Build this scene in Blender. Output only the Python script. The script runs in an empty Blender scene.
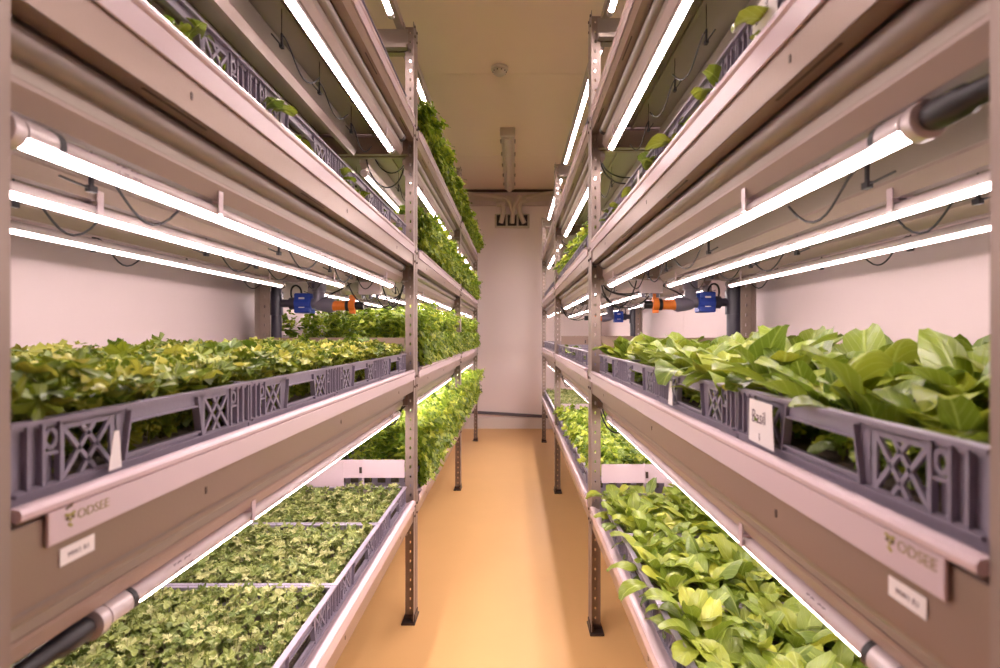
import bpy, math, random
from mathutils import Vector, Matrix, noise
R = random.Random(7)
COL = bpy.context.scene.collection
PI = math.pi
SC = bpy.context.scene

# ------------------------------------------------------------------ materials
def mat(name, col, rough=.5, metal=0., spec=.5, noise_amt=0., noise_scale=20., bump=0., bump_scale=60., stretch=(1,1,1), trans=0., coat=0.):
    m = bpy.data.materials.new(name); m.use_nodes = True
    nt = m.node_tree; b = nt.nodes['Principled BSDF']
    b.inputs['Base Color'].default_value = (*col, 1)
    b.inputs['Roughness'].default_value = rough
    b.inputs['Metallic'].default_value = metal
    b.inputs['Specular IOR Level'].default_value = spec
    if coat: b.inputs['Coat Weight'].default_value = coat; b.inputs['Coat Roughness'].default_value = .15
    tc = nt.nodes.new('ShaderNodeTexCoord'); mp = nt.nodes.new('ShaderNodeMapping')
    mp.inputs['Scale'].default_value = stretch
    nt.links.new(tc.outputs['Object'], mp.inputs['Vector'])
    if noise_amt:
        n = nt.nodes.new('ShaderNodeTexNoise'); n.inputs['Scale'].default_value = noise_scale; n.inputs['Detail'].default_value = 5
        nt.links.new(mp.outputs[0], n.inputs['Vector'])
        mx = nt.nodes.new('ShaderNodeMix'); mx.data_type = 'RGBA'
        mx.inputs[6].default_value = (*[c*(1-noise_amt) for c in col], 1)
        mx.inputs[7].default_value = (*[min(1, c*(1+noise_amt)) for c in col], 1)
        nt.links.new(n.outputs['Fac'], mx.inputs[0]); nt.links.new(mx.outputs[2], b.inputs['Base Color'])
    if bump:
        n2 = nt.nodes.new('ShaderNodeTexNoise'); n2.inputs['Scale'].default_value = bump_scale
        nt.links.new(mp.outputs[0], n2.inputs['Vector'])
        bp = nt.nodes.new('ShaderNodeBump'); bp.inputs['Strength'].default_value = bump; bp.inputs['Distance'].default_value = .01
        nt.links.new(n2.outputs['Fac'], bp.inputs['Height']); nt.links.new(bp.outputs[0], b.inputs['Normal'])
    return m

def leaf_mat(name, c1, c2, c3, rough=.45, vein=False, translucency=.35):
    m = bpy.data.materials.new(name); m.use_nodes = True
    nt = m.node_tree; b = nt.nodes['Principled BSDF']; out = nt.nodes['Material Output']
    g = nt.nodes.new('ShaderNodeNewGeometry')
    cr = nt.nodes.new('ShaderNodeValToRGB')
    cr.color_ramp.elements[0].color = (*c1, 1); cr.color_ramp.elements[1].color = (*c3, 1)
    e = cr.color_ramp.elements.new(.55); e.color = (*c2, 1)
    nt.links.new(g.outputs['Random Per Island'], cr.inputs['Fac'])
    colout = cr.outputs['Color']
    tc = nt.nodes.new('ShaderNodeTexCoord')
    if vein:
        sp = nt.nodes.new('ShaderNodeSeparateXYZ'); nt.links.new(tc.outputs['UV'], sp.inputs[0])
        a = nt.nodes.new('ShaderNodeMath'); a.operation = 'SUBTRACT'; a.inputs[1].default_value = .5
        nt.links.new(sp.outputs['X'], a.inputs[0])
        ab = nt.nodes.new('ShaderNodeMath'); ab.operation = 'ABSOLUTE'; nt.links.new(a.outputs[0], ab.inputs[0])
        mr = nt.nodes.new('ShaderNodeMapRange'); mr.inputs['From Min'].default_value = .0; mr.inputs['From Max'].default_value = .05
        mr.inputs['To Min'].default_value = .55; mr.inputs['To Max'].default_value = 0.
        nt.links.new(ab.outputs[0], mr.inputs['Value'])
        # side veins: slanted stripes
        ad = nt.nodes.new('ShaderNodeMath'); ad.operation = 'MULTIPLY_ADD'; ad.inputs[1].default_value = -.7
        nt.links.new(ab.outputs[0], ad.inputs[0]); nt.links.new(sp.outputs['Y'], ad.inputs[2])
        ml = nt.nodes.new('ShaderNodeMath'); ml.operation = 'MULTIPLY'; ml.inputs[1].default_value = 7.; nt.links.new(ad.outputs[0], ml.inputs[0])
        pp = nt.nodes.new('ShaderNodeMath'); pp.operation = 'PINGPONG'; pp.inputs[1].default_value = .5; nt.links.new(ml.outputs[0], pp.inputs[0])
        m2 = nt.nodes.new('ShaderNodeMapRange'); m2.inputs['From Max'].default_value = .08; m2.inputs['To Min'].default_value = .3; m2.inputs['To Max'].default_value = 0.
        nt.links.new(pp.outputs[0], m2.inputs['Value'])
        mx1 = nt.nodes.new('ShaderNodeMath'); mx1.operation = 'MAXIMUM'; nt.links.new(mr.outputs[0], mx1.inputs[0]); nt.links.new(m2.outputs[0], mx1.inputs[1])
        mx = nt.nodes.new('ShaderNodeMix'); mx.data_type = 'RGBA'; nt.links.new(mx1.outputs[0], mx.inputs[0])
        nt.links.new(colout, mx.inputs[6]); mx.inputs[7].default_value = (.42, .5, .12, 1)
        colout = mx.outputs[2]
        bp = nt.nodes.new('ShaderNodeBump'); bp.inputs['Strength'].default_value = .5; bp.inputs['Distance'].default_value = .004; bp.invert = True
        nt.links.new(mx1.outputs[0], bp.inputs['Height']); nt.links.new(bp.outputs[0], b.inputs['Normal'])
    nt.links.new(colout, b.inputs['Base Color'])
    b.inputs['Roughness'].default_value = rough; b.inputs['Specular IOR Level'].default_value = .5
    tr = nt.nodes.new('ShaderNodeBsdfTranslucent'); nt.links.new(colout, tr.inputs['Color'])
    ms = nt.nodes.new('ShaderNodeMixShader'); ms.inputs[0].default_value = translucency
    nt.links.new(b.outputs[0], ms.inputs[1]); nt.links.new(tr.outputs[0], ms.inputs[2]); nt.links.new(ms.outputs[0], out.inputs['Surface'])
    return m

M = dict(
 floor=mat('floor_vinyl', (.78, .475, .195), .42, noise_amt=.05, noise_scale=3, bump=.05, bump_scale=250),
 ceiling=mat('ceiling_panel', (.82, .65, .53), .55, noise_amt=.03, noise_scale=2),  # tan in the colour stands in for light bounced from floor and plants
 wall=mat('white_wall_dimmed', (.66, .54, .535), .5, noise_amt=.015, noise_scale=2),  # white wall darkened in its colour to offset strong tube light
 endwall=mat('end_wall_brightened', (.95, .84, .84), .45, noise_amt=.015, noise_scale=2),  # paler copy; extra light at the far end is put into its colour
 skirting=mat('skirting', (.80, .74, .70), .5),
 darkbar=mat('dark_bar', (.12, .11, .14), .4),
 steel=mat('powder_coated_steel', (.31, .22, .175), .28, metal=.3, noise_amt=.04, noise_scale=8, bump=.03, bump_scale=300),
 post=mat('upright_steel', (.32, .245, .21), .42, metal=.3, noise_amt=.05, noise_scale=12),
 galv=mat('galvanised_rail', (.40, .33, .32), .30, metal=.7, noise_amt=.10, noise_scale=10, stretch=(1, .15, 1)),
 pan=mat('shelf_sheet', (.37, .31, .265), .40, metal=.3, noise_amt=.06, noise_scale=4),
 pipe=mat('grey_conduit', (.28, .23, .21), .34, metal=.2),
 plastic=mat('white_plastic', (.68, .545, .58), .22, noise_amt=.01),
 lit_rail_face=mat('lit_rail_face', (.36, .27, .235), .35, metal=.2),
 crate=mat('grey_lilac_crate', (.25, .22, .28), .34, noise_amt=.06, noise_scale=30, bump=.05, bump_scale=200),
 medium=mat('growing_mat', (.12, .09, .06), .9, noise_amt=.4, noise_scale=60, bump=.6, bump_scale=120),
 black=mat('black_plastic', (.018, .016, .02), .4),
 housing=mat('tube_housing', (.62, .52, .52), .25),
 cap=mat('tube_cap', (.66, .58, .58), .22, metal=.3),
 dark=mat('dark_pvc', (.055, .05, .075), .35),
 grey=mat('grey_pvc', (.20, .18, .24), .3),
 blue=mat('blue_valve', (.02, .06, .42), .35),
 orange=mat('orange_handle', (.85, .22, .03), .35),
 card=mat('white_card', (.88, .82, .80), .6),
 ink=mat('ink', (.10, .05, .08), .7),
 logo_dark=mat('logo_brown', (.16, .11, .05), .6),
 logo_green=mat('logo_olive', (.42, .36, .10), .6),
 logo_pale=mat('logo_pale', (.36, .29, .15), .6),
 bolt=mat('dark_bolt', (.10, .07, .06), .4, metal=.6),
 hose=mat('pale_hose', (.66, .56, .48), .5),
 detector=mat('detector_plastic', (.62, .54, .46), .4),
 stem=mat('stem', (.30, .38, .10), .5),
)
M['mizuna'] = leaf_mat('frilly_leaf', (.07, .12, .010), (.20, .25, .018), (.42, .40, .06), .38, translucency=.3)
M['mizuna_pale'] = leaf_mat('frilly_leaf_pale', (.11, .16, .03), (.25, .29, .07), (.42, .42, .18), .42, translucency=.28)
M['bush'] = leaf_mat('bush_leaf', (.09, .17, .012), (.25, .36, .03), (.52, .58, .07), .4, translucency=.35)
M['lettuce'] = leaf_mat('smooth_leaf', (.07, .125, .012), (.17, .235, .02), (.38, .40, .04), .33, vein=True, translucency=.3)

def emission_mat(LED):
    m = bpy.data.materials.new('led_diffuser'); m.use_nodes = True
    nt = m.node_tree; nt.nodes.remove(nt.nodes['Principled BSDF'])
    e = nt.nodes.new('ShaderNodeEmission'); e.inputs['Color'].default_value = (1., .815, .80, 1); e.inputs['Strength'].default_value = LED
    nt.links.new(e.outputs[0], nt.nodes['Material Output'].inputs['Surface'])
    return m
LEDS = [emission_mat(v) for v in (34., 17., 10.)]

# ------------------------------------------------------------------ mesh helper
class MB:
    def __init__(s): s.v = []; s.f = []; s.uv = None
    def box(s, x0, x1, y0, y1, z0, z1):
        if x0 > x1: x0, x1 = x1, x0
        if y0 > y1: y0, y1 = y1, y0
        if z0 > z1: z0, z1 = z1, z0
        b = len(s.v)
        s.v += [(x0,y0,z0),(x1,y0,z0),(x1,y1,z0),(x0,y1,z0),(x0,y0,z1),(x1,y0,z1),(x1,y1,z1),(x0,y1,z1)]
        s.f += [tuple(b+i for i in q) for q in ((0,3,2,1),(4,5,6,7),(0,1,5,4),(1,2,6,5),(2,3,7,6),(3,0,4,7))]
        return s
    def prism(s, pts, ext, plane='xz', a=0., b=1.):
        """closed profile pts in plane, extruded between a and b along the remaining axis"""
        n = len(pts); o = len(s.v)
        for t in (a, b):
            for p, q in pts:
                s.v.append({'xz': (p, t, q), 'yz': (t, p, q), 'xy': (p, q, t)}[plane])
        s.f.append(tuple(o+i for i in range(n))); s.f.append(tuple(o+n+i for i in reversed(range(n))))
        for i in range(n):
            j = (i+1) % n; s.f.append((o+i, o+n+i, o+n+j, o+j))
        return s
    def bar(s, p, q, w, h, up=Vector((0,0,1))):
        p, q = Vector(p), Vector(q); d = (q-p).normalized()
        sd = d.cross(up); 
        if sd.length < 1e-4: sd = Vector((1,0,0))
        sd.normalize(); u = sd.cross(d)
        o = len(s.v)
        for c in (p, q):
            for i, j in ((-1,-1),(1,-1),(1,1),(-1,1)): s.v.append(tuple(c+sd*w/2*i+u*h/2*j))
        s.f += [tuple(o+i for i in k) for k in ((0,1,2,3),(7,6,5,4),(0,4,5,1),(1,5,6,2),(2,6,7,3),(3,7,4,0))]
        return s
    def tube(s, pts, r, n=8, cap=True):
        pts = [Vector(p) for p in pts]; rs = r if isinstance(r, (list, tuple)) else [r]*len(pts)
        o = len(s.v); prev = None
        for i, p in enumerate(pts):
            d = (pts[min(i+1, len(pts)-1)] - pts[max(i-1, 0)])
            if d.length < 1e-9: d = Vector((0,0,1))
            d.normalize()
            if prev is None:
                a = Vector((0,0,1)) if abs(d.z) < .9 else Vector((1,0,0))
                u = d.cross(a).normalized()
            else:
                u = (prev - d*prev.dot(d)).normalized()
            prev = u; w = d.cross(u)
            for k in range(n):
                t = 2*PI*k/n; s.v.append(tuple(p + (u*math.cos(t)+w*math.sin(t))*rs[i]))
        for i in range(len(pts)-1):
            for k in range(n):
                s.f.append((o+i*n+k, o+i*n+(k+1)%n, o+(i+1)*n+(k+1)%n, o+(i+1)*n+k))
        if cap:
            s.f.append(tuple(o+k for k in reversed(range(n)))); s.f.append(tuple(o+(len(pts)-1)*n+k for k in range(n)))
        return s
    def arc_y(s, x, z, r, y0, y1, a0, a1, n=8):
        """part of a cylinder along y, closed"""
        pts = [(x+r*math.cos(a0+(a1-a0)*i/n), z+r*math.sin(a0+(a1-a0)*i/n)) for i in range(n+1)]
        return s.prism(pts, None, 'xz', y0, y1)
    def mesh(s, name, m, smooth=False, bevel=0):
        me = bpy.data.meshes.new(name); me.from_pydata(s.v, [], s.f); me.materials.append(m)
        import bmesh
        bm = bmesh.new(); bm.from_mesh(me); bmesh.ops.recalc_face_normals(bm, faces=bm.faces)
        bm.to_mesh(me); bm.free()
        if smooth:
            me.polygons.foreach_set('use_smooth', [True]*len(me.polygons))
        return me
    def build(s, name, m, parent=None, smooth=False, bevel=0, auto=False):
        me = s.mesh(name, m, smooth)
        o = bpy.data.objects.new(name, me); COL.objects.link(o)
        if parent: o.parent = parent
        if smooth and auto:
            me.set_sharp_from_angle(angle=math.radians(40))
        if bevel:
            b = o.modifiers.new('bevel', 'BEVEL'); b.width = bevel; b.segments = 2; b.limit_method = 'ANGLE'
        return o

def tag(o, label=None, cat=None, group=None, kind=None):
    if label: o['label'] = label
    if cat: o['category'] = cat
    if group: o['group'] = group
    if kind: o['kind'] = kind
    return o
def empty(name, loc=(0,0,0), label=None, cat=None, group=None, rz=0):
    o = bpy.data.objects.new(name, None); COL.objects.link(o); o.location = loc; o.rotation_euler = (0,0,rz)
    o.empty_display_size = .05
    return tag(o, label, cat, group)
def copy_tree(o, parent=None):
    c = o.copy(); COL.objects.link(c)
    if parent: c.parent = parent
    for ch in list(o.children): copy_tree(ch, c)
    return c
def text(body, size, m, parent, loc, rot, name='lettering', extrude=.0002, align='LEFT', sx=1.):
    cu = bpy.data.curves.new(name, 'FONT'); cu.body = body; cu.size = size; cu.extrude = extrude; cu.align_x = align
    cu.resolution_u = 3
    cu.materials.append(m); t = bpy.data.objects.new(name, cu); COL.objects.link(t)
    bpy.context.view_layer.update()
    me = bpy.data.meshes.new_from_object(t.evaluated_get(bpy.context.evaluated_depsgraph_get())); me.name = name
    bpy.data.objects.remove(t); bpy.data.curves.remove(cu)
    o = bpy.data.objects.new(name, me); COL.objects.link(o)
    o.location = loc; o.rotation_euler = rot; o.scale = (sx, 1, 1)
    if parent: o.parent = parent
    return o

# ------------------------------------------------------------------ dimensions
CAMZ = 1.18
YB = 6.37           # back wall
ZC = 2.965          # ceiling
LIP = [.505, 1.035, 1.547, 2.063]      # top of the drip tray lip on each shelf
SIDES = {
 'left':  dict(s=-1, face=.409, yp=[.372, 2.11, 3.885, 5.655], wall=1.13, crate0=.434),
 'right': dict(s=+1, face=.301, yp=[.281, 2.037, 3.81, 5.585], wall=1.03, crate0=.346),
}
BAY = ['near', 'middle', 'far']
LEV = ['lowest', 'second', 'third', 'top']
DEPTH = .645
TUBES = {'left': [.063, .250, .480], 'right': [.063, .285, .515]}
POSTH = 2.447

# ------------------------------------------------------------------ room
def struct(name, mb, m, bevel=0):
    return tag(mb.build(name, m, bevel=bevel), kind='structure')
XL, XR = -SIDES['left']['wall'], SIDES['right']['wall']
struct('floor', MB().box(XL-.1, XR+.1, -1.6, YB+.1, -.05, 0), M['floor'])
cl = MB()
ys = [-1.6, .3, 1.9, 3.5, 5.1, YB+.1]
for a, b in zip(ys, ys[1:]): cl.box(XL-.1, XR+.1, a+.0015, b-.0015, ZC, ZC+.05)
struct('ceiling', cl, M['ceiling'])
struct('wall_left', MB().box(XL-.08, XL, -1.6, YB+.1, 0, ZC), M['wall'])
wr = MB()
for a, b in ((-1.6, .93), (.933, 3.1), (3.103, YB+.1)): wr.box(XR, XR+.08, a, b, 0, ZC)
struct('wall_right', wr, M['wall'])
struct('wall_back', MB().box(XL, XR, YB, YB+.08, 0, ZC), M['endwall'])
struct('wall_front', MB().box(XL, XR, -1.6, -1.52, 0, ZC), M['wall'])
struct('baseboard_back', MB().box(XL, XR, YB-.012, YB, 0, .14), M['skirting'])
# crooked dark strip over the skirting, dark shadow gap and lighter bulkhead near the ceiling
tb = MB(); tb.bar((-.60, YB-.025, .215), (.76, YB-.025, .13), .02, .036); struct('trim_1', tb, M['darkbar'], .003)
tb = MB(); tb.box(XL, XR, YB-.06, YB, ZC-.19, ZC-.03); struct('trim_2', tb, M['wall'], .004)
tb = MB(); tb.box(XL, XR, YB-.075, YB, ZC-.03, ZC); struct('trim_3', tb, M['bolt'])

# ------------------------------------------------------------------ racks
def upright(root, s, x, y, towards, outward):
    """slotted angle: one flange faces the aisle or the wall (x), one perforated web lies across (facing the camera)"""
    t = .0022; w = .042
    mb = MB()
    xo = s*x; xi = s*(x + outward*t)
    mb.box(xo, xi, y, y+towards*.040, .012, POSTH)
    ya, yb = y, y+towards*t
    def sx(d): return s*(x + outward*d)
    mb.box(sx(0), sx(.018), ya, yb, .012, POSTH); mb.box(sx(.025), sx(w), ya, yb, .012, POSTH)
    z = .012; pitch = .039
    k = 0
    while z < POSTH:
        z1 = min(POSTH, .04 + k*pitch)
        mb.box(sx(.018), sx(.025), ya, yb, z, z1)
        z = z1 + .013; k += 1
    u = mb.build('upright', M['post'], root)
    f = MB(); f.box(sx(-.006), sx(.05), y-towards*.004, y+towards*.046, 0, .008)
    f.box(sx(-.004), sx(.012), y-towards*.003, y+towards*.03, .008, .035)
    f.box(sx(.0), sx(.046), y-towards*.003, y+towards*.012, .008, .022)
    f.build('foot', M['bolt'], u, bevel=.002)
    for T in LIP + [POSTH+.02]:
        for dz in (-.07, -.03):
            if T+dz < POSTH: MB().tube([(sx(-.004), y+towards*.02, T+dz), (sx(0), y+towards*.02, T+dz)], .005, 8).build('bolt', M['bolt'], u)

def rack(side, k):
    S = SIDES[side]; s = S['s']; F = S['face']; y0, y1 = S['yp'][k], S['yp'][k+1]
    root = empty('shelving_rack', (0,0,0), f'perforated steel shelving rack, the {BAY[k]} one of three along the {side} wall', 'shelving rack')
    ya = y0 + .002; yb = y1 - .002
    upright(root, s, F, ya, 1, 1); upright(root, s, F, yb, -1, 1)
    upright(root, s, F+DEPTH, ya, 1, -1); upright(root, s, F+DEPTH, yb, -1, -1)
    X = lambda d: s*(F+d)
    Y0, Y1 = ya+.004, yb-.004
    YS = Y0 + (.035 if k == 0 else .115)
    for L, T in enumerate(LIP):
        # C-shaped front beam
        b = MB()
        b.box(X(.003), X(.005), Y0, Y1, T-.088, T-.016)
        b.box(X(.003), X(.030), Y0, Y1, T-.088, T-.086)
        b.box(X(.028), X(.030), Y0, Y1, T-.088, T-.079)
        b.box(X(.003), X(.024), Y0, Y1, T-.018, T-.016)
        fb = b.build('front_beam', M['steel'], root, bevel=.0008)
        # small slots
        n = 3
        for i in range(n):
            yy = Y0 + (Y1-Y0)*(i+.5)/n + .03*((i*7+L*3)%5-2)/2
            MB().box(X(.0022), X(.0035), yy-.0018, yy+.0018, T-.068, T-.059).build('slot', M['bolt'], fb)
        for i in range(4):
            yy = Y0 + (Y1-Y0)*(i+.6)/4
            MB().box(X(.010), X(.014), yy-.06, yy+.06, T-.0888, T-.0878).build('slot', M['bolt'], fb)
        rb = MB(); rb.box(X(DEPTH-.005), X(DEPTH-.003), Y0, Y1, T-.088, T-.016); rb.box(X(DEPTH-.03), X(DEPTH-.003), Y0, Y1, T-.088, T-.086)
        rb.build('rear_beam', M['steel'], root)
        # cross beams at both ends
        for yy, d in ((Y0, 1), (Y1, -1)):
            c = MB(); c.box(X(.03), X(DEPTH-.03), yy, yy+d*.002, T-.15, T-.072); c.box(X(.03), X(DEPTH-.03), yy, yy+d*.025, T-.150, T-.148)
            c.build('cross_beam', M['steel'], root)
        # sheet with shallow ribs
        p = MB(); p.box(X(.032), X(DEPTH-.032), YS, Y1-.03, T-.071, T-.065)
        for d in (.155, .385): p.box(X(d), X(d+.012), YS, Y1-.03, T-.079, T-.071)
        p.build('shelf_panel', M['pan'], root, bevel=.001)
        # lamp rails and conduit
        if True:
            for d in [t-.014 for t in TUBES[side]]:
                zt = T-.0712 if d == .049 else T-.0795; dc = d+.014
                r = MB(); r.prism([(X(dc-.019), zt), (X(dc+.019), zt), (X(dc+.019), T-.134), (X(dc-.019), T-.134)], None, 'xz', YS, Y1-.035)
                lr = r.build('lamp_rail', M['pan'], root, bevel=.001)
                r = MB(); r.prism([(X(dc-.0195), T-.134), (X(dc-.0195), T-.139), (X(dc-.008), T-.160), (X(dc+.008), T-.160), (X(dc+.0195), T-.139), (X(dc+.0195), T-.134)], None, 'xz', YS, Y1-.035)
                r.build('lit_rail_face', M['lit_rail_face'], lr)  # slanted rail face, tinted apart from the rail to stand in for tube light
            cp = MB(); cp.tube([(X(.041), YS+.015, T-.103), (X(.041), Y1-.10, T-.103)], .0155, 20)
            c = cp.build('conduit', M['pipe'], root, smooth=True, auto=True)
            e = MB(); e.tube([(X(.041), Y1-.10, T-.103), (X(.041), Y1-.075, T-.103)], .0165, 12); e.build('end_cap', M['black'], c)
        # white strip that carries the shelf labels
        st = MB(); st.box(X(-.0015), X(.002), y0+.074, Y1-.004, T-.042, T-.012)
        st.build('label_strip', M['plastic'], root, bevel=.001)
        # end plate above the shelf at the near end of the farther racks
        if k > 0:
            T0 = T; T = T + (.022 if L == 0 else 0)
            e = MB(); e.box(X(.048), X(DEPTH-.05), Y0+.004, Y0+.007, T+.055, T+.13); e.box(X(.22), X(.224), Y0+.001, Y0+.02, T-.01, T+.13); e.box(X(.30), X(DEPTH-.05), Y0+.001, Y0+.004, T+.01, T+.12)
            ep = e.build('end_plate', M['plastic'] if L == 0 else M['steel'], root)
            h = MB(); h.box(X(.2245), X(.235), Y0-.001, Y0+.0045, T+.075, T+.10); h.build('slot', M['bolt'], ep)
            T = T0
    # top frame
    for yy, d in ((Y0, 1), (Y1, -1)):
        c = MB(); c.box(X(.03), X(DEPTH-.03), yy, yy+d*.002, POSTH-.09, POSTH-.01); c.box(X(.03), X(DEPTH-.03), yy, yy+d*.03, POSTH-.10, POSTH-.085)
        c.build('cross_beam', M['pan'], root)
    for d in (.049, .266):
        r = MB(); r.box(X(d), X(d+.028), Y0-.0, Y1, POSTH-.012, POSTH+.028)
        r.build('lamp_rail', M['pan'], root, bevel=.002)
    return root
RACKS = {(sd, k): rack(sd, k) for sd in SIDES for k in range(3)}

# flood trays: a white moulded tray under each row of crates
def flood_tray(side, k, L):
    S = SIDES[side]; s = S['s']; F = S['face']; T = LIP[L]
    y0, y1 = S['yp'][k]+(.046 if k == 0 else .12), S['yp'][k+1]-.046
    X = lambda d: s*(F+d)
    prof = [(.004, -.010), (-.001, -.0115), (-.0045, -.009), (-.0055, -.004), (-.003, .0), (.002, .0012), (.010, .0), (.018, -.005), (.026, -.0085),
            (DEPTH-.05, -.0085), (DEPTH-.045, 0), (DEPTH-.042, 0), (DEPTH-.042, -.064), (DEPTH-.048, -.064), (DEPTH-.048, -.014), (.040, -.014), (.040, -.064), (.034, -.064), (.034, -.014)]
    mb = MB(); mb.prism([(X(a), T+b) for a, b in prof], None, 'xz', y0, y1)
    o = mb.build('flood_tray', M['plastic'], smooth=True, auto=True)
    tag(o, f'white rolled-lip plastic tray on the {LEV[L]} shelf of the {BAY[k]} {side} rack', 'tray', 'white trays lining the shelves')
    return o
for sd in SIDES:
    for k in range(3):
        for L in range(4): flood_tray(sd, k, L)

# ------------------------------------------------------------------ grow tubes
TUBE_POS = ['nearest the aisle', 'middle of three', 'nearest the wall']
def make_light(led):
    root = empty('grow_light')
    n = 10; r = .0118; Ln = 1.5
    mb = MB(); mb.arc_y(0, 0, r, .020, Ln-.03, PI*1.13, PI*1.87, 8); mb.build('diffuser', led, root)
    mb = MB(); mb.arc_y(0, .0, r+.0004, .050, Ln-.03, -.13*PI, 1.13*PI, 14); hs = mb.build('housing', M['housing'], root, smooth=True, auto=True)
    mb = MB(); mb.tube([(0, 0, 0), (0, .003, 0), (0, .014, 0), (0, .018, 0)], [.011, .0175, .0175, .0150], 20); mb.arc_y(0, 0, .0164, .018, .050, -.10*PI, 1.10*PI, 16); c1 = mb.build('end_cap', M['cap'], root, smooth=True, auto=True)
    mb = MB(); mb.arc_y(0, 0, .0172, .050, .057, -.10*PI, 1.10*PI, 16); mb.build('seal_ring', M['black'], c1)
    mb = MB(); mb.tube([(0, Ln-.03, 0), (0, Ln-.004, 0), (0, Ln, 0)], [.0148, .0148, .011], 16); mb.build('end_cap', M['cap'], root, smooth=True, auto=True)
    for yy in (.33, 1.36):
        mb = MB(); mb.box(-.006, .006, yy-.005, yy+.005, .012, .0225)
        mb.box(-.0165, -.0148, yy-.006, yy+.006, -.003, .032); mb.box(.0148, .0165, yy-.006, yy+.006, -.003, .032)
        mb.box(-.0165, .0165, yy-.005, yy+.005, .0128, .016)
        mb.build('hanger_clip', M['plastic'], root)
    return root
def bez(p0, p1, p2, p3, n=10):
    p0, p1, p2, p3 = map(Vector, (p0, p1, p2, p3)); o = []
    for i in range(n+1):
        t = i/n; u = 1-t; o.append(p0*u**3 + p1*3*u*u*t + p2*3*u*t*t + p3*t**3)
    return o
def make_cables(seed):
    """black leads clipped under the rail beside the tube: loops drop from tie clips"""
    r = random.Random(seed); out = []
    for yy in (.22+r.random()*.1, .66+r.random()*.15, 1.04+r.random()*.12, 1.34):
        x = .105; mb = MB()
        mb.bar((x, yy, .104), (x, yy, .035), .0016, .0016, Vector((0,1,0)))
        mb.bar((x, yy, .040), (x, yy, .008), .0042, .0042, Vector((0,1,0)))
        mb.bar((x, yy-.004, .009), (x+.004, yy-.045, .013), .0026, .0026)
        mb.box(x-.004, x+.004, yy-.006, yy+.006, .004, .013)
        dy = .10+r.random()*.06
        out.append(('tie_clip', mb.mesh('tie_clip', M['black'])))
        if r.random() < .85:
            mb = MB(); mb.tube(bez((x, yy, .038), (x, yy+dy*.5, .055), (x, yy+dy*.7, -.07-r.random()*.02), (x-.03, yy+dy*1.2, .015), 12), .0020, 6)
            out.append(('cable', mb.mesh('cable', M['black'], smooth=True)))
    return out
LIGHT = [make_light(l) for l in LEDS]
CABLES = [make_cables(i) for i in range(4)]
def place_light(side, k, L, i, ystart):
    """L = shelf it lights (0..3); hangs under the shelf above or from the top frame"""
    S = SIDES[side]; s = S['s']; F = S['face']
    z = LIP[L+1]-.178 if L < 3 else POSTH-.045
    o = copy_tree(LIGHT[i])
    o.location = (s*(F+TUBES[side][i]), ystart, z)
    where = f'under the {LEV[L+1]} shelf' if L < 3 else 'under the top frame'
    what = 'white LED tube'
    tag(o, f'{what} {where} of the {BAY[k]} {side} rack, {TUBE_POS[i]}', 'grow light', 'LED grow tubes over the crates')
    if L < 3 and k < 2:
        for nm, me in CABLES[(i+L+k*2) % 4]:
            c = bpy.data.objects.new(nm, me); COL.objects.link(c); c.parent = o
            c.scale = (s, 1, 1)
    if k == 0 and i == 0:
        rt = (PI/2-.35, 0, PI/2) if s < 0 else (PI/2-.35, 0, -PI/2)
        for wd, u, sz in (('FC CE', .130, .016),):
            text(wd, sz, M['ink'], o, (-s*.0127, u if s < 0 else u+.035, .001 if sz < .01 else -.001), rt, 'marking', .0001, sx=.9)
    if k == 0 and (s > 0 or L == 0):
        # black waterproof plug and lead at the near end
        pl = MB(); pl.tube([(0, .004, 0), (0, -.006, 0), (0, -.035, 0), (0, -.04, 0), (0, -.075, 0), (0, -.09, 0)], [.0105, .0135, .0130, .0105, .0095, .005], 14)
        pl.tube(bez((0, -.085, 0), (0, -.12, 0), (s*.03, -.13, .02), (s*.05, -.10, .05)), .0032, 6)
        pl.build('plug', M['black'], o, smooth=True, auto=True)
    return o
for sd in SIDES:
    S = SIDES[sd]
    for k in range(3):
        for L in range(4):
            for i in range(3 if L < 3 else 2):
                if L == 2 and i == 1 and k == 0: continue      # this position holds no lit tube
                ys_ = S['yp'][k] + .12 + (.07 if (L == 0 and k == 0) else 0)
                if k == 0 and L > 0: ys_ = .445 if sd == 'right' else .462
                if k == 0 and L == 0 and sd == 'right': ys_ = .455
                place_light(sd, k, L, i, ys_)

for l in LIGHT:
    for ch in list(l.children_recursive): bpy.data.objects.remove(ch)
    bpy.data.objects.remove(l)
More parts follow.
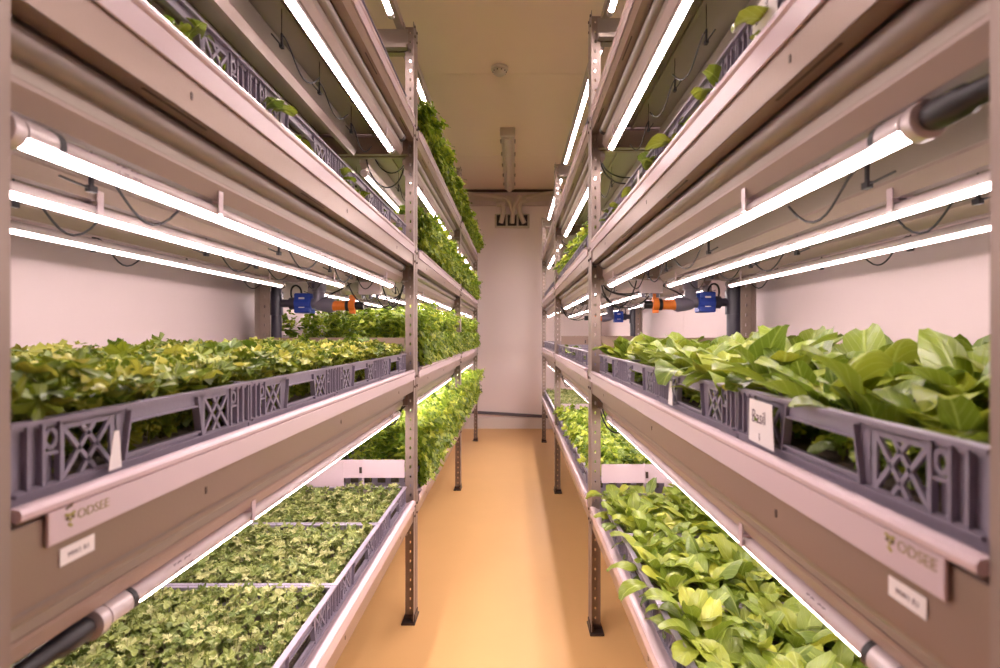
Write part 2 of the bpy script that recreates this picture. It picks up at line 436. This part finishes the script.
# ------------------------------------------------------------------ crates
def crate_mesh():
    mb = MB(); W = .396; D = .592; H = .075; t = .003
    # front/back faces (short sides, in the y-z plane at x = +-D/2); "out" is the outward direction
    for sg in (-1, 1):
        xo = sg*D/2
        def b(y0, y1, z0, z1, a=0., c=t): mb.box(xo-sg*a, xo-sg*c, y0, y1, z0, z1)
        b(-W/2, W/2, 0, .014, -.001, t); b(-W/2+.004, W/2-.004, .010, .013, -.006, t)
        b(-W/2-.001, W/2+.001, H-.004, H, -.007, .006)           # rim flange
        b(-W/2, W/2, H-.009, H)
        for q in (-1, 1):
            def c(u0, u1, z0, z1, a=0., cc=t): b(q*u0, q*u1, z0, z1, a, cc)
            c(.165, W/2, .012, H-.008, .003, .006)             # recessed corner panel
            for u in (.1965, .1795): c(u-.0012, u+.0012, .010, H-.004, -.003, .006)
            c(.163, .166, .010, H-.004, -.003, .006); c(.145, .148, .010, H-.004, -.003, t)
            c(.148, .163, .040, .043, -.002, t); c(.148, .163, .012, .040, .005, .008)
            for j in range(12):
                a0, a1 = 2*PI*j/12, 2*PI*(j+1)/12
                mb.bar((xo, q*(.1555+.0062*math.cos(a0)), .055+.0085*math.sin(a0)), (xo, q*(.1555+.0062*math.cos(a1)), .055+.0085*math.sin(a1)), .0045, .0024, Vector((1,0,0)))
            # lattice window
            c(.076, .084, .012, H-.008); c(.140, .145, .012, H-.008)
            for (ua, za, ub, zb) in ((.082, .014, .121, .064), (.103, .014, .142, .064), (.082, .064, .121, .014), (.103, .064, .142, .014)):
                mb.bar((xo-sg*.0015, q*ua, za), (xo-sg*.0015, q*ub, zb), .0045, .0036, Vector((1,0,0)))
            c(.082, .141, H-.014, H-.008)
            # solid pillar with slanted edge by the hand hole
            mb.prism([(q*.078, .012), (q*.070, .012), (q*.060, H-.008), (q*.078, H-.008)], None, 'yz', xo, xo-sg*t)
            mb.bar((xo+sg*.001, q*.070, .012), (xo+sg*.001, q*.060, H-.008), .002, .010, Vector((1,0,0)))
        b(-.062, .062, H-.020, H-.004, -.001, t); b(-.062, .062, H-.0215, H-.0195, -.005, t)
        b(-.070, .070, .012, .020); b(-.070, .070, .018, .020, -.005, t)
    for sg in (-1, 1):
        yo = sg*W/2
        mb.box(-D/2, D/2, yo, yo-sg*t, 0, .030); mb.box(-D/2, D/2, yo, yo-sg*t, .060, H)
        mb.box(-D/2-.004, D/2+.004, yo-sg*.009, yo+sg*.001, H-.004, H)
        for i in range(11):
            x = -D/2 + D*i/10; mb.box(max(-D/2, x-.012), min(D/2, x+.012), yo, yo-sg*t, .03, .06)
    mb.box(-D/2, D/2, -W/2, W/2, 0, .003)
    return mb.mesh('crate', M['crate'])
CRATE = crate_mesh()
mm = MB(); mm.box(-.28, .28, -.18, .18, .004, .014); MEDIUM = mm.mesh('growing_mat', M['medium'])

# ------------------------------------------------------------------ crops
def lobed(mb, c, nrm, spin, r, lobes, depth, cup, rr, crinkle=.12):
    """a frilly lobed leaf as a fan round c"""
    n = Vector(nrm).normalized(); a = Vector((0,0,1)) if abs(n.z) < .9 else Vector((1,0,0))
    u = n.cross(a).normalized(); w = n.cross(u)
    u, w = u*math.cos(spin)+w*math.sin(spin), w*math.cos(spin)-u*math.sin(spin)
    o = len(mb.v); mb.v.append(tuple(c)); N = lobes*2
    ring = []
    N = lobes*4
    for i in range(N):
        t = -2.5 + 5.0*i/(N-1)
        rad = r*(1-depth if i % 4 == 3 else (1. if i % 4 == 1 else .9))*(1-.12*abs(t)/2.5)*(1+rr.uniform(-.12, .12))
        p = c + u*rad*math.cos(t) + w*rad*math.sin(t) + n*(r*(cup*(rad/r)**2 + rr.uniform(-crinkle, crinkle)))
        mb.v.append(tuple(p)); ring.append(o+1+i)
    for i in range(N-1): mb.f.append((o, ring[i], ring[i+1]))

def bed_mesh(seed, n, h, size, name, m, spill=.010):
    """carpet of frilly leaves filling a crate to height h"""
    r = random.Random(seed); mb = MB()
    for i in range(n):
        x = r.uniform(-.285, .285); y = r.uniform(-.187, .187)
        if r.random() < .25: x = (r.choice((-1, 1)))*r.uniform(.26, .285+spill)
        nz = noise.noise(Vector((x*9, y*9, seed*3.1)))*.5 + noise.noise(Vector((x*25, y*25, seed)))*.35
        lay = r.random()**.55
        if abs(x) > .22 and r.random() < .45: lay = r.random()*.6
        edge = min(1., (.30-abs(x))/.05+.25)
        z = .022 + (h-.022)*(lay) * (.80+.45*nz)*(.72+.28*edge)
        if z < .083:
            x = max(-.285+size, min(.285-size, x)); y = max(-.190+size, min(.190-size, y))
        tilt = r.uniform(0, .95) if lay > .5 else r.uniform(.2, 1.3); az = r.uniform(0, 2*PI)
        nv = Vector((math.sin(tilt)*math.cos(az), math.sin(tilt)*math.sin(az), math.cos(tilt)))
        lobed(mb, Vector((x, y, z)), nv, r.uniform(0, 2*PI), size*r.uniform(.55, 1.25), r.choice((4, 5, 6)), r.uniform(.25, .45), r.uniform(-.3, .35), r, .24)
    for i in range(n//6):
        x = r.uniform(-.28, .28); y = r.uniform(-.185, .185); 
        mb.tube([(x, y, .015), (x+r.uniform(-.01, .01), y+r.uniform(-.01, .01), h*.8)], .0011, 3, False)
    return mb.mesh(name, m)

def bush_mesh(seed, n, H, lean, size, name, m, droop=0., skirt=5):
    """tall, bushy, fine-leaved crop; lean pushes the foliage to local -x (the aisle side)"""
    r = random.Random(seed); mb = MB()
    stems = []
    for i in range(60):
        x = r.uniform(-.27, .27) if r.random() < .5 else r.uniform(-.27, -.08); y = r.uniform(-.17, .17)
        edge = max(0, (-x-.05)/.25)
        top = Vector((x + r.uniform(-.03, .03) - lean*edge**1.3, y + r.uniform(-.04, .04), H*r.uniform(.78, 1.0) - droop*edge))
        stems.append((Vector((x, y, .02)), Vector((x, y, H*.55)), top))
        pts = bez(stems[-1][0], (x, y, H*.3), stems[-1][1], top, 5); mb.tube(pts, .0016, 3, False)
    for i in range(n//skirt if skirt else 0):           # leaves spilling over the rim on the aisle side
        p = Vector((-.30 - abs(r.gauss(0, .018)) - lean*.1, r.uniform(-.20, .20), r.uniform(.02, .15) ))
        nv = Vector((-1, r.uniform(-.7, .7), r.uniform(-.1, 1.2)))
        lobed(mb, p, nv, r.uniform(0, 2*PI), size*r.uniform(.7, 1.2), r.choice((3, 4)), r.uniform(.3, .5), r.uniform(-.3, .25), r, .12)
    for i in range(n):
        a, b, c = r.choice(stems); t = r.random()**.6
        p = a*(1-t)**2 + b*2*t*(1-t) + c*t*t + Vector((max(-.035, min(.04, r.gauss(0, .02))), r.gauss(0, .022), max(-.03, min(.02, r.gauss(0, .012)))))
        if p.z < .07: p.z = .07 + r.random()*.03
        tilt = abs(r.gauss(0, .6)); az = r.uniform(0, 2*PI)
        if p.x < -.2: tilt += .3; az = PI + r.uniform(-1.2, 1.2)
        nv = Vector((math.sin(tilt)*math.cos(az), math.sin(tilt)*math.sin(az), math.cos(tilt)))
        lobed(mb, p, nv, r.uniform(0, 2*PI), size*r.uniform(.6, 1.2), r.choice((3, 3, 4)), r.uniform(.3, .5), r.uniform(-.3, .25), r, .12)
    return mb.mesh(name, m)

def plant_mesh(seed, nl, length, width, upright_, name, m):
    """rosette of smooth spoon-shaped leaves, with uv across and along each blade"""
    r = random.Random(seed); verts, faces, uvs = [], [], []
    NU, NV = 4, 10
    for ii in range(nl+4):
        low = ii >= nl; i = ii; age = 0. if low else i/nl; az = i*2.399 + r.uniform(-.3, .3)
        Ln = length*(1-.45*age)*r.uniform(.85, 1.12); Wd = width*(1-.35*age)*r.uniform(.85, 1.15)
        e0 = upright_ + (1.4-upright_)*age + r.uniform(-.35, .2); bend = r.uniform(.7, 2.4)*(1-.35*age)
        if low: Ln *= .55; Wd *= .6; e0 = r.uniform(.35, .8)
        tw = r.uniform(-.5, .5); wav = r.uniform(0, 6)
        p = Vector((0, 0, 0)); ang = e0; o = len(verts); cup = r.uniform(.15, .55)*(-1 if r.random() < .2 else 1)
        pet = .40
        for j in range(NV+1):
            t = j/NV
            d = Vector((math.cos(ang), 0, math.sin(ang)))
            if j: p = p + d*(Ln/NV)
            ang = e0 - bend*t*t
            q = max(0, (t-pet)/(1-pet))
            w = .11 if t < pet else max(.11, math.sin(PI*min(1, q**.85*.92+.02))**.6)
            if j == NV: w = .42
            nn = Vector((-math.sin(ang), 0, math.cos(ang)))
            for kx in range(-NU//2, NU//2+1):
                f = kx/(NU/2)
                y = f*w*Wd/2
                h = cup*abs(f)**1.6*w*Wd*.5 + math.sin(wav+t*11+f*2)*.09*Wd*abs(f)*(1 if t > pet else 0)
                v = p + nn*h + Vector((0, y, 0)) + Vector((0, tw*t*t*Ln*.35, 0))
                ca, sa = math.cos(az), math.sin(az)
                verts.append((v.x*ca - v.y*sa, v.x*sa + v.y*ca, v.z)); uvs.append((.5+f*.5*w, t))
        st = NU+1
        for j in range(NV):
            for kx in range(NU):
                a = o+j*st+kx; faces.append((a, a+1, a+st+1, a+st))
    me = bpy.data.meshes.new(name); me.from_pydata(verts, [], faces); me.materials.append(m)
    uv = me.uv_layers.new(name='UVMap')
    for l in me.loops: uv.data[l.index].uv = uvs[l.vertex_index]
    me.polygons.foreach_set('use_smooth', [True]*len(me.polygons))
    return me

LT = [plant_mesh(20+i, 14, .150, .051, 1.08, 'leafy_plant', M['lettuce']) for i in range(8)]       # big, right second shelf
LS = [plant_mesh(40+i, 13, .128, .045, .95, 'leafy_plant', M['lettuce']) for i in range(8)]       # lower right
SS = [plant_mesh(60+i, 6, .085, .045, .7, 'leafy_plant', M['lettuce']) for i in range(4)]          # small
BED = {
 'mid': [bed_mesh(i, 2300, .138, .0195, 'frilly_greens', M['mizuna']) for i in range(2)],
 'low': [bed_mesh(10+i, 2300, .098, .0155, 'frilly_greens', M['mizuna_pale'], 0) for i in range(2)],
 'in': [bed_mesh(14+i, 420, .062, .020, 'young_greens', M['bush'], -.01) for i in range(1)],
}
BUSH = {
 'tall': [bush_mesh(i, 2900, .31, .15, .021, 'bushy_greens', M['bush']) for i in range(2)],
 'mid': [bush_mesh(4+i, 3000, .285, .09, .020, 'bushy_greens', M['bush']) for i in range(2)],
 'hang': [bush_mesh(8+i, 4600, .19, .15, .0215, 'bushy_greens', M['bush'], .075) for i in range(2)],
 'lean': [bush_mesh(6+i, 3600, .225, .085, .0205, 'bushy_greens', M['bush'], .02) for i in range(2)],
 'short': [bush_mesh(12+i, 1500, .15, .02, .023, 'bushy_greens', M['bush'], 0., 0) for i in range(2)],
}
NTH = ['nearest', 'second nearest', 'third nearest', 'farthest']
# what grows in each crate: side, bay, level
CROP = {
 ('left',0,0): 'bed_low', ('left',0,1): 'bed_mid', ('left',0,2): 'few_big', ('left',0,3): 'in',
 ('left',1,0): 'tall', ('left',1,1): 'mid', ('left',1,2): 'lean', ('left',1,3): 'hang',
 ('left',2,0): 'tall', ('left',2,1): 'mid', ('left',2,2): 'lean', ('left',2,3): 'hang',
 ('right',0,0): 'lettuce_s', ('right',0,1): 'lettuce', ('right',0,2): 'few_big', ('right',0,3): 'in',
 ('right',1,0): 'short', ('right',1,1): 'few', ('right',1,2): 'short', ('right',1,3): 'few',
 ('right',2,0): 'bed_low', ('right',2,1): 'in', ('right',2,2): 'in', ('right',2,3): 'in',
}
LOOK = {'bed_low': 'low carpet of pale green frilly leaves', 'bed_mid': 'dense carpet of yellow-green frilly leaves',
        'in': 'short young greens barely reaching the rim', 'tall': 'tall bushy bright green crop', 'mid': 'thick bushy green crop',
        'lean': 'bushy green crop leaning into the aisle', 'hang': 'bushy green crop hanging over the shelf edge', 'short': 'dark green medium-height leafy crop'}
def crate(side, k, L, j):
    S = SIDES[side]; s = S['s']; F = S['face']; T = LIP[L]
    y = S['crate0'] + .2 + .4*j if k == 0 else S['yp'][k] + .126 + .2 + .399*j
    x = s*(F + .027 + .296)
    z = T - .008
    o = bpy.data.objects.new('crate', CRATE); COL.objects.link(o); o.location = (x, y, z); o.rotation_euler = (0, 0, 0 if s > 0 else PI)
    pos = f'{NTH[j]} on the {LEV[L]} shelf of the {BAY[k]} {side} rack'
    tag(o, f'grey lattice-sided plastic crate, {pos}', 'crate', 'grey growing crates')
    g = bpy.data.objects.new('growing_mat', MEDIUM); COL.objects.link(g); g.parent = o
    r = random.Random(hash((s, k, L, j)) & 0xffff if False else (s+2)*1000+k*100+L*10+j)
    kind = CROP[(side, k, L)]
    rz = 0 if s > 0 else PI
    def crop(me, label, cat='greens', flip=True):
        c = bpy.data.objects.new(me.name.split('.')[0], me); COL.objects.link(c)
        c.location = (x, y, z+.004); c.rotation_euler = (0, 0, rz); c.scale = (1, r.choice((-1, 1)) if flip else 1, 1)
        tag(c, label, cat, kind='stuff'); return c
    lab = lambda w: f'{w}, {NTH[j]} crate, {LEV[L]} shelf, {BAY[k]} {side} rack'
    if kind == 'lettuce': crop(BED['in'][0], lab('low leaves under the tall smooth-leaved plants'))
    if kind.startswith('bed'):
        crop(BED['mid' if kind == 'bed_mid' else 'low'][(j+L) % 2], lab(LOOK[kind]))
    elif kind in BUSH:
        crop(BUSH[kind][j % len(BUSH[kind])], lab(LOOK[kind]))
    elif kind == 'in':
        crop(BED['in'][0], lab(LOOK[kind]))
    if kind in ('lettuce', 'lettuce_s', 'few', 'few_big'):
        pool = {'lettuce': LT, 'lettuce_s': LS, 'few': SS, 'few_big': SS}[kind]
        if kind in ('few', 'few_big'):
            if k == 0: crop(BED['in'][0], lab(LOOK['in']))
            pts = [(-.25, r.uniform(-.15, .15)), (-.20, r.uniform(-.16, .16)), (r.uniform(-.1, .2), r.uniform(-.15, .15))]
            if k > 0: pts.append((-.26, r.uniform(-.1, .1)))
            if kind == 'few_big': pts += [(-.262, -.12), (-.262, .05)]
        else:
            nx, ny = (6, 5)
            x0 = -.222 if kind == 'lettuce' else -.232
            pts = [(x0 + (.25-x0)*a/(nx-1), -.158 + .316*b/(ny-1)) for a in range(nx) for b in range(ny)]
        desc = {'lettuce': 'plant with big smooth spoon-shaped leaves', 'lettuce_s': 'plant with small rounded smooth leaves',
                'few': 'small sparse leafy seedling', 'few_big': 'yellow-green seedling peeking over the rim'}[kind]
        lb = f'{desc}, {NTH[j]} crate, {LEV[L]} shelf, {BAY[k]} {side} rack'
        for (px, py) in pts:
            me = r.choice(pool)
            c = bpy.data.objects.new('leafy_plant', me); COL.objects.link(c)
            px += r.uniform(-.015, .015); py += r.uniform(-.012, .012)
            c.location = (x+px*(1 if s > 0 else -1), y+py, z+.018); sc = r.uniform(.85, 1.15)
            if kind == 'few_big': sc *= 1.12 if s > 0 else .82
            if kind == 'lettuce_s': sc *= 1.1
            if kind == 'lettuce': sc *= .84 if (j == 0 and py < -.08) else 1.04
            if kind == 'lettuce' and j == 0: px += .02
            c.rotation_euler = (r.uniform(-.12, .12), r.uniform(-.12, .12), r.uniform(0, 2*PI)); c.scale = (sc, sc, sc*r.uniform(.9, 1.1))
            tag(c, lb, 'plant', f'plants in the {NTH[j]} crate on the {LEV[L]} shelf of the {BAY[k]} {side} rack')
    return o
CR = {}
for sd in SIDES:
    for k in range(3):
        for L in range(4):
            for j in range(4):
                CR[sd, k, L, j] = crate(sd, k, L, j)

# ------------------------------------------------------------------ labels and cards
def logo(side, yc):
    """maker's mark printed on the label strip: two dark leaf strokes, olive dots and pale letters"""
    S = SIDES[side]; s = S['s']; rk = RACKS[side, 0]; T = LIP[1]; x = s*(S['face']-.0018)
    rot = (PI/2, 0, PI/2) if s < 0 else (PI/2, 0, -PI/2)
    d = 1 if s < 0 else -1      # reading direction along y
    def P(u, v): return (x, yc + d*u, T-(.026 if s < 0 else .0225)+v)
    mb = MB()
    for (a, b, c, e) in ((-.018, .012, -.0145, .0135), (-.0135, .0130, -.0105, .0165)):
        mb.bar(P(a, b), P(c, e), .0012, .0022, Vector((1,0,0)))
    mb.tube([P(-.0165, .003), (P(-.0165, .003)[0]-s*.0004, P(-.0165, .003)[1], P(0, .003)[2])], .0018, 8)
    mb.tube([P(-.0105, .003), (P(-.0105, .003)[0]-s*.0004, P(-.0105, .003)[1], P(0, .003)[2])], .0018, 8)
    mb.build('emblem', M['logo_dark'], rk)
    mb = MB()
    for (a, b) in ((-.0175, .0065), (-.0145, .0055), (-.0115, .0055), (-.0135, .001), (-.0145, -.003), (-.0125, -.0045), (-.0095, .0065)):
        q = P(a, b); mb.tube([q, (q[0]-s*.0004, q[1], q[2])], .0016, 8)
    mb.build('emblem', M['logo_green'], rk)
    text('ODSEE', .0125, M['logo_pale'], rk, P(-.006, -.0015), rot, 'lettering', .0002)
    # small sticker on the beam below
    xb = s*(S['face']+.0024)
    st = MB(); st.box(xb, xb-s*.0006, yc-d*.020, yc+d*.018, T-.066, T-.050)
    sk = st.build('sticker', M['card'], rk)
    text('MW1 R1', .0065, M['ink'], rk, (xb-s*.0008, yc-d*.012, T-.0605), rot, 'lettering', .0001)
logo('left', .481); logo('right', .393)

def card(side, L, y, w, h, words, lab, tilt=.0, small=False):
    S = SIDES[side]; s = S['s']; T = LIP[L]; x = s*(S['face']+.0140)
    d = 1 if s < 0 else -1
    root = empty('label_card', (x, y, T+.002), lab, 'label card')
    mb = MB(); mb.prism([(-w/2, 0.002), (w/2*.9, .0), (w/2*.75, h), (-w/2*.95, h*1.02)] if not small else [(-w/2, 0), (w/2, 0), (w/2*.6, h), (-w/2*.2, h)], None, 'yz', -.0004, .0004)
    if d < 0: mb.v = [(a, -b, c) for a, b, c in mb.v]
    mb.build('card', M['card'], root)
    if words:
        rot = (PI/2, 0, PI/2) if s < 0 else (PI/2, 0, -PI/2)
        for q, (wd, sz, u, v) in enumerate(words):
            text(wd, sz, M['ink'], root, (-s*.0006, d*u, v), rot, 'handwriting', .0001, sx=.85)
card('right', 1, .650, .070, .056, [('Basil', .024, -.026, .028), ('1', .014, -.008, .006)], 'white handwritten card on the nearest right crate, between lattice and hand hole, second shelf')
card('right', 1, 1.03, .030, .048, [], 'small white card tucked into the second right crate on the second shelf', small=True)
card('right', 2, .640, .070, .056, [('Basil', .022, -.026, .032)], 'white handwritten card on a crate of the third shelf, right rack')
card('right', 2, 1.30, .030, .048, [], 'small white card in the third crate on the third shelf, right rack', small=True)
card('left', 1, .540, .018, .040, [], 'small cream card stuck in the lattice of the nearest left crate', small=True)

# ------------------------------------------------------------------ water pipes with valves
def valve(side, k):
    S = SIDES[side]; s = S['s']; F = S['face']; y = S['yp'][k]+.075
    xr = 1.02 if s < 0 else .91; z = 1.311
    root = empty('water_pipe', (0,0,0), f'dark water riser with blue valve and orange handle behind the {BAY[k-1]} {side} rack', 'pipe', 'valved water pipes')
    X = lambda v: s*v
    rr = .021 if s < 0 else .030
    mb = MB(); mb.tube([(X(xr), y, .0), (X(xr), y, 2.3)], rr, 16)
    mb.tube([(X(xr), y, z-.05), (X(xr), y, z+.05)], rr+.006, 16)
    mb.build('riser', M['dark'], root, smooth=True, auto=True)
    mb = MB(); mb.tube([(X(xr), y, z), (X(xr-.06), y, z), (X(xr-.1), y+.0, z)], .017, 12); mb.tube([(X(xr-.06), y, z), (X(xr-.085), y, z)], .026, 12)
    mb.build('tee', M['dark'], root, smooth=True, auto=True)
    b = xr-.086
    mb = MB(); mb.box(X(b), X(b-.068), y-.03, y+.035, z-.042, z+.042); mb.tube([(X(b), y, z), (X(b-.07), y, z)], .036, 16)
    v = mb.build('valve_body', M['blue'], root, bevel=.006)
    mb = MB(); mb.box(X(b-.022), X(b-.046), y-.0315, y-.03, z-.020, z+.024); mb.build('nameplate', M['card'], v)
    e = b-.068
    mb = MB(); mb.tube([(X(e+.01), y, z), (X(e-.02), y, z), (X(e-.028), y, z+.02), (X(e-.028), y, z+.10)], .024, 14); mb.tube([(X(e-.028), y, z+.05), (X(e-.028), y, z+.085)], .030, 14)
    mb.tube([(X(e-.02), y, z-.005), (X(e-.05), y, z-.006), (X(e-.085), y-.01, z-.01), (X(e-.10), y-.012, z-.012)], [.024, .030, .031, .024], 14)
    mb.build('elbow', M['grey'], root, smooth=True, auto=True)
    mb = MB(); mb.tube([(X(e-.095), y-.012, z-.01), (X(e-.105), y-.012, z-.01), (X(e-.150), y-.012, z-.01)], [.024, .021, .021], 14); mb.build('coupling', M['orange'], root, smooth=True, auto=True)
    mb = MB(); mb.tube([(X(e-.150), y-.012, z-.01), (X(e-.168), y-.012, z-.01)], .024, 14); mb.tube([(X(e-.18), y-.012, z-.01), (X(e-.225), y-.012, z-.01)], .017, 12)
    mb.build('nipple', M['black'], root, smooth=True, auto=True)
    mb = MB(); mb.bar((X(e-.178), y-.02, z+.035), (X(e-.178), y-.02, z-.045), .012, .026, Vector((1,0,0))); mb.tube([(X(e-.165), y-.02, z-.01), (X(e-.19), y-.02, z-.01)], .024, 14)
    mb.build('handle', M['orange'], root, bevel=.003)
    mb = MB()
    mb.tube(bez((X(b-.03), y-.02, z+.04), (X(b-.03), y-.02, z+.09), (X(b+.03), y-.02, z+.09), (X(b+.02), y, z+.02)), .004, 6)
    mb.build('cable', M['black'], root, smooth=True); mb = MB()
    mb.tube(bez((X(e-.05), y, z+.02), (X(e-.10), y, z+.06), (X(e-.16), y, z+.06), (X(e-.19), y, z+.12)), .0035, 6)
    mb.build('cable', M['black'], root, smooth=True)
for sd in SIDES:
    for k in (1, 2): valve(sd, k)

def wires(side, k):
    """tangle of black leads hanging beside the uprights"""
    S = SIDES[side]; s = S['s']; F = S['face']; y = S['yp'][k]+.05
    for L in range(1, 4):
        T = LIP[L]; zt = T-.15
        r = random.Random(L*7+k+(s > 0)*50)
        for q in range(4 if L == 2 else 2):
            a = F+.05+r.uniform(0, .02); b = a+r.uniform(.08, .30)
            sag = r.uniform(.05, .12)
            o = MB().tube(bez((s*a, y+r.uniform(0, .04), zt-r.uniform(0, .03)), (s*(a+.02), y, zt-sag*1.3), (s*(b-.03), y, zt-sag*1.3), (s*b, y+r.uniform(-.02, .03), zt+.01), 14), .0030, 6).build('power_lead', M['black'], smooth=True)
            tag(o, f'black lead sagging below the {LEV[L]} shelf between the {BAY[k-1]} and {BAY[k]} {side} racks', 'cable', f'black leads below the {LEV[L]} shelf, {BAY[k-1]} {side} rack')
for sd in SIDES:
    for k in (1, 2): wires(sd, k)
for sd in SIDES:
    S = SIDES[sd]; s = S['s']; F = S['face']
    root = empty('junction_box', (s*(F+.255 if s > 0 else F+.20), S['yp'][1]+.045, 1.355), f'small white junction box under the third shelf behind the {sd} rack upright', 'junction box')
    MB().box(-.045, .045, -.02, .02, -.01, .055).build('body', M['plastic'], root, bevel=.003)
    mb = MB()
    for q in (-.03, 0, .03): mb.tube([(q, 0, -.01), (q, 0, -.026)], .008, 8)
    mb.build('gland', M['grey'], root)

# ------------------------------------------------------------------ ceiling things
root = empty('smoke_detector', (-.10, 3.42, ZC), 'round off-white smoke detector on the ceiling above the aisle', 'smoke detector')
mb = MB(); mb.tube([(0,0,0), (0,0,-.012), (0,0,-.014)], [.058, .058, .05], 28); mb.build('base', M['detector'], root, smooth=True, auto=True)
mb = MB(); mb.tube([(0,0,-.014), (0,0,-.022), (0,0,-.038), (0,0,-.050)], [.040, .046, .040, .024], 24); b = mb.build('sensor_head', M['detector'], root, smooth=True, auto=True)
mb = MB()
for i in range(10):
    t = 2*PI*i/10; mb.box(.0435*math.cos(t)-.004, .0435*math.cos(t)+.004, .0435*math.sin(t)-.004, .0435*math.sin(t)+.004, -.032, -.026)
mb.build('vent_slot', M['bolt'], b)
root = empty('ceiling_batten', (-.06, 4.42, ZC), 'long pale unlit tube fitting on the ceiling running to the end wall', 'ceiling light')
mb = MB(); mb.prism([(-.062, 0), (.062, 0), (.058, -.03), (.045, -.045), (-.045, -.045), (-.058, -.03)], None, 'xz', 0, 1.75); mb.build('housing', M['detector'], root)
mb = MB(); mb.tube([(0, .05, -.05), (0, 1.70, -.05)], .034, 16); mb.build('cover', M['hose'], root, smooth=True, auto=True)
mb = MB(); mb.box(-.064, .064, -.02, .02, -.075, 0); mb.build('end_cap', M['detector'], root, bevel=.004)
mb = MB()
for sx in (-1, 1):
    for q in range(5): mb.box(sx*.058, sx*.07, .2+q*.33, .24+q*.33, -.045, -.02)
mb.build('clip', M['pan'], root)

root = empty('wall_port_box', (-.02, YB, 2.52), 'three dark square ports with pale hoses high on the end wall', 'hose port')
mb = MB(); mb.box(-.225, .205, -.03, 0, -.02, .005); mb.box(-.225, .205, -.025, 0, .145, .155)
for q in range(4): 
    xx = -.215 + q*.1365; mb.box(xx-.012, xx+.012, -.03, 0, 0, .15)
mb.build('frame', M['detector'], root, bevel=.002)
mb = MB(); mb.box(-.21, .19, -.008, 0, 0, .148); mb.build('opening', M['black'], root)
for i, (x0, pth) in enumerate(((-.15, [(-.02, .10), (-.12, .24), (-.22, .31), (-.30, .27)]), (-.01, [(0, .12), (.02, .24), (-.05, .33), (-.10, .38)]), (.12, [(.12, .10), (-.01, .22), (.06, .30), (.22, .33)]))):
    pts = [(x0, -.03, .05)]
    h = MB()
    if i == 0: ctrl = ((-.15, -.03, .04), (-.10, -.08, .20), (-.10, -.10, .30), (-.20, -.09, .25)); c2 = ((-.06, -.06, .24), (-.02, -.10, .36), (-.3, -.1, .36), (-.62, -.08, .40))
    if i == 1: ctrl = ((-.01, -.03, .04), (-.01, -.09, .14), (.02, -.10, .24), (.09, -.10, .36)); c2 = ((-.01, -.09, .17), (-.05, -.10, .30), (-.10, -.10, .36), (-.16, -.10, .33))
    if i == 2: ctrl = ((.14, -.03, .04), (.06, -.10, .18), (.06, -.10, .30), (.16, -.10, .30)); c2 = ((.08, -.08, .22), (.04, -.1, .34), (.25, -.1, .38), (.60, -.08, .41))
    h.tube(bez(*ctrl, 14), .030, 10); h.tube(bez(*c2, 14), .022, 10)
    h.build('hose', M['hose'], root, smooth=True, auto=True)
cb = MB()
for q in range(5):
    zz = 2.80 + q*.022
    cb.tube(bez((-.75, YB-.08, zz+.03), (-.4, YB-.09, zz+.05-q*.01), (-.15, YB-.1, zz+.02), (-.03, YB-.1, zz-.04), 10), .007, 6)
    cb.tube(bez((.75, YB-.08, zz+.03), (.4, YB-.09, zz+.04-q*.008), (.15, YB-.1, zz+.02), (-.0, YB-.1, zz-.04), 10), .007, 6)
o = cb.build('cable_bundle', M['hose'], smooth=True)
tag(o, 'bundle of pale cables strung along the top of the end wall', 'cables', kind='stuff')

# ------------------------------------------------------------------ world, camera
w = bpy.data.worlds.new('World'); SC.world = w; w.use_nodes = True
w.node_tree.nodes['Background'].inputs[0].default_value = (.02, .018, .018, 1)
cam = bpy.data.cameras.new('Camera'); co = bpy.data.objects.new('Camera', cam); COL.objects.link(co)
co.location = (0, 0, CAMZ); co.rotation_euler = (PI/2, 0, 0)
cam.sensor_width = 36; cam.lens = 510*36/1000; cam.shift_x = -.0145; cam.shift_y = 0.0
cam.clip_start = .02
cam.dof.use_dof = True; cam.dof.focus_distance = 1.9; cam.dof.aperture_fstop = 4.5
SC.camera = co
SC.view_settings.view_transform = 'Standard'; SC.view_settings.look = 'None'; SC.view_settings.gamma = 1
SC.view_settings.exposure = .88; SC.view_settings.use_curve_mapping = False
c = SC.cycles
c.use_denoising = True; c.max_bounces = 8; c.diffuse_bounces = 5; c.glossy_bounces = 4; c.transmission_bounces = 4; c.sample_clamp_indirect = 4
c.use_light_tree = True
